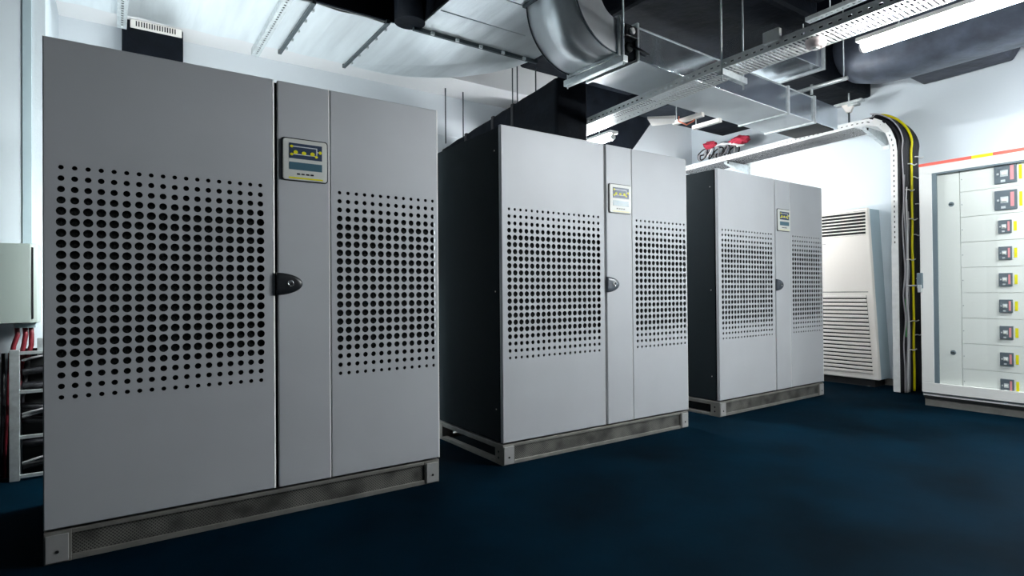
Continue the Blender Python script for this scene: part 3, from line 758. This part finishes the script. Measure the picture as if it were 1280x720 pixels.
# ------------------------------------------------------------ distribution board
XB_ = 6.03; YA, YZ = -.652, -1.86; Z0, Z1 = .088, 2.10
d = thing('distribution_board', 'white distribution board with glass door, red and yellow strip on top', 'distribution board', (6.4, -1.25, 0))
B((XB_+.03, YZ+.01, 0), (6.86, YA-.012, .064)).build('plinth', 'base', d, world=True, bevel=.002)
B((XB_+.02, YZ+.01, .064), (6.87, YA-.01, Z0)).build('shadow_gap', 'dark', d, world=True)
m = MB()
m.box((XB_+.16, YZ, Z0), (6.88, YA, Z1-.03)).build('enclosure', 'board', d, world=True, bevel=.004)
m = MB()
m.box((XB_+.02, YZ, Z0), (XB_+.17, YA, .20)); m.box((XB_+.02, YZ, 2.03), (XB_+.17, YA, Z1-.03))
m.box((XB_+.02, YA-.085, .20), (XB_+.17, YA, 2.03)); m.box((XB_+.02, YZ, .20), (XB_+.17, YZ+.085, 2.03))
m.build('front_frame', 'board', d, world=True, bevel=.002)
f = MB()
f.box((XB_, YZ, Z0+.03), (XB_+.018, YA, .205)); f.box((XB_, YZ, 2.01), (XB_+.018, YA, Z1-.02))
f.box((XB_, YA-.094, .205), (XB_+.018, YA, 2.01)); f.box((XB_, YZ, .205), (XB_+.018, YZ+.09, 2.01))
dr = f.build('door', 'board', d, world=True, bevel=.003)
g = MB(); i0, i1 = YZ+.09, YA-.094
g.box((XB_+.004, i1-.034, .205), (XB_+.02, i1, 2.01)); g.box((XB_+.004, i0, 1.996), (XB_+.02, i1-.034, 2.01))
g.build('gasket', 'gasket', d, world=True)
B((XB_+.008, i0, .205), (XB_+.012, i1-.034, 1.996)).build('glass_pane', 'glass', d, world=True)
# top strip: red, yellow, red
for ya, yb, mt in ((YA, -1.03, 'redstrip'), (-1.03, -1.17, 'yelstrip'), (-1.17, YZ, 'redstrip')):
    B((XB_-.004, yb, Z1-.02), (XB_+.2, ya, Z1+.004)).build('top_strip', mt, d, world=True)
B((XB_+.05, YZ, Z1-.03), (6.88, YA, Z1)).build('top_panel', 'board', d, world=True)
# inner blank strip with knobs
XI = XB_+.055
B((XI, -.926, .20), (XI+.03, YA-.085, 2.03)).build('blank_strip', 'boardm', d, world=True, bevel=.0015)
for z in (1.732, .473):
    kn = MB().lathe([(.020, 0), (.020, -.004), (.014, -.008)], (XI, -.868, z), 'x', 20).build('cabinet_lock', 'gasket', d, world=True)
    B((XI-.014, -.880, z-.004), (XI-.006, -.856, z+.004)).build('key_slot', 'black', d, world=True, bevel=.001)
for i in range(9):
    zc = .238 + .2115*i; big = i >= 7
    mz0, mz1 = max(zc-.1045, .19), min(zc+.1045, 2.035)
    mo_ = B((XI+.002, YZ+.09, mz0), (XI+.03, -.930, mz1)).build('module_cover', 'boardm', d, world=True, bevel=.0015)
    MB().lathe([(.004, 0), (.004, -.002)], (XI+.002, -.942, zc+.0), 'x', 8).build('cover_screw', 'gasket', d, world=True)
    if big: ya, yb, h = -1.163, -1.305, .078
    else: ya, yb, h = -1.183, -1.268, .052
    br = B((XI-.012, yb, zc-h), (XI+.004, ya, zc+h)).build('breaker', 'brk', d, world=True, bevel=.003)
    w = ya-yb
    for (u0, u1, v0, v1, mt, nm) in ((.28, .62, -.30, .34, 'brkl', 'breaker_face'), (.72, .88, -.7, .75, 'pink', 'breaker_label'), (.12, .22, -.1, .1, 'brkl', 'breaker_mark'), (.3, .5, -.85, -.62, 'brkl', 'breaker_mark')):
        B((XI-.0145, ya-u1*w, zc+v0*h), (XI-.0118, ya-u0*w, zc+v1*h)).build(nm, mt, d, world=True)
    B((XI-.030, ya-.56*w, zc-.16*h), (XI-.014, ya-.36*w, zc+.14*h)).build('breaker_toggle', 'white', d, world=True, bevel=.002)
    B((XI-.001, yb-.030, zc-h*.72), (XI+.003, yb-.012, zc+h*.72)).build('yellow_tag', 'yelstrip', d, world=True)
# handle of the glass door
B((XB_-.022, YA-.022, 1.02), (XB_, YA+.022, 1.155)).build('door_handle', 'gasket', d, world=True, bevel=.004)
B((XB_-.028, YA-.016, .985), (XB_-.002, YA+.014, 1.05)).build('handle_lever', 'zinc', d, world=True, bevel=.004)
MB().tube([(XB_+.03, YA, 1.045), (XB_+.03, YA+.12, 1.045)], .007, 8).build('latch_rod', 'greyc', d, world=True)

# ------------------------------------------------------------ world, camera, colour
w = bpy.data.worlds.new('world'); SC.world = w; w.use_nodes = True
w.node_tree.nodes['Background'].inputs[0].default_value = (.5, .6, .7, 1)
w.node_tree.nodes['Background'].inputs[1].default_value = .2
cam = bpy.data.cameras.new('camera'); co = bpy.data.objects.new('camera', cam); COL.objects.link(co)
cam.sensor_width = 36; cam.lens = 723.3/1280*36; cam.clip_start = .02
yaw, pitch, roll = .6029, .008, -.0084
cy_, sy_, cp_, sp_ = math.cos(yaw), math.sin(yaw), math.cos(pitch), math.sin(pitch)
f = V((sy_*cp_, cy_*cp_, sp_)); r = V((cy_, -sy_, 0)); u = r.cross(f)
r2 = r*math.cos(roll) + u*math.sin(roll); u2 = -r*math.sin(roll) + u*math.cos(roll)
mt = Matrix((( r2.x, u2.x, -f.x, .22), (r2.y, u2.y, -f.y, -2.7936), (r2.z, u2.z, -f.z, 1.0126), (0, 0, 0, 1)))
co.matrix_world = mt
SC.camera = co
vs = SC.view_settings
vs.view_transform = 'Standard'; vs.look = 'None'; vs.gamma = 1; vs.use_curve_mapping = False; vs.exposure = 0.42
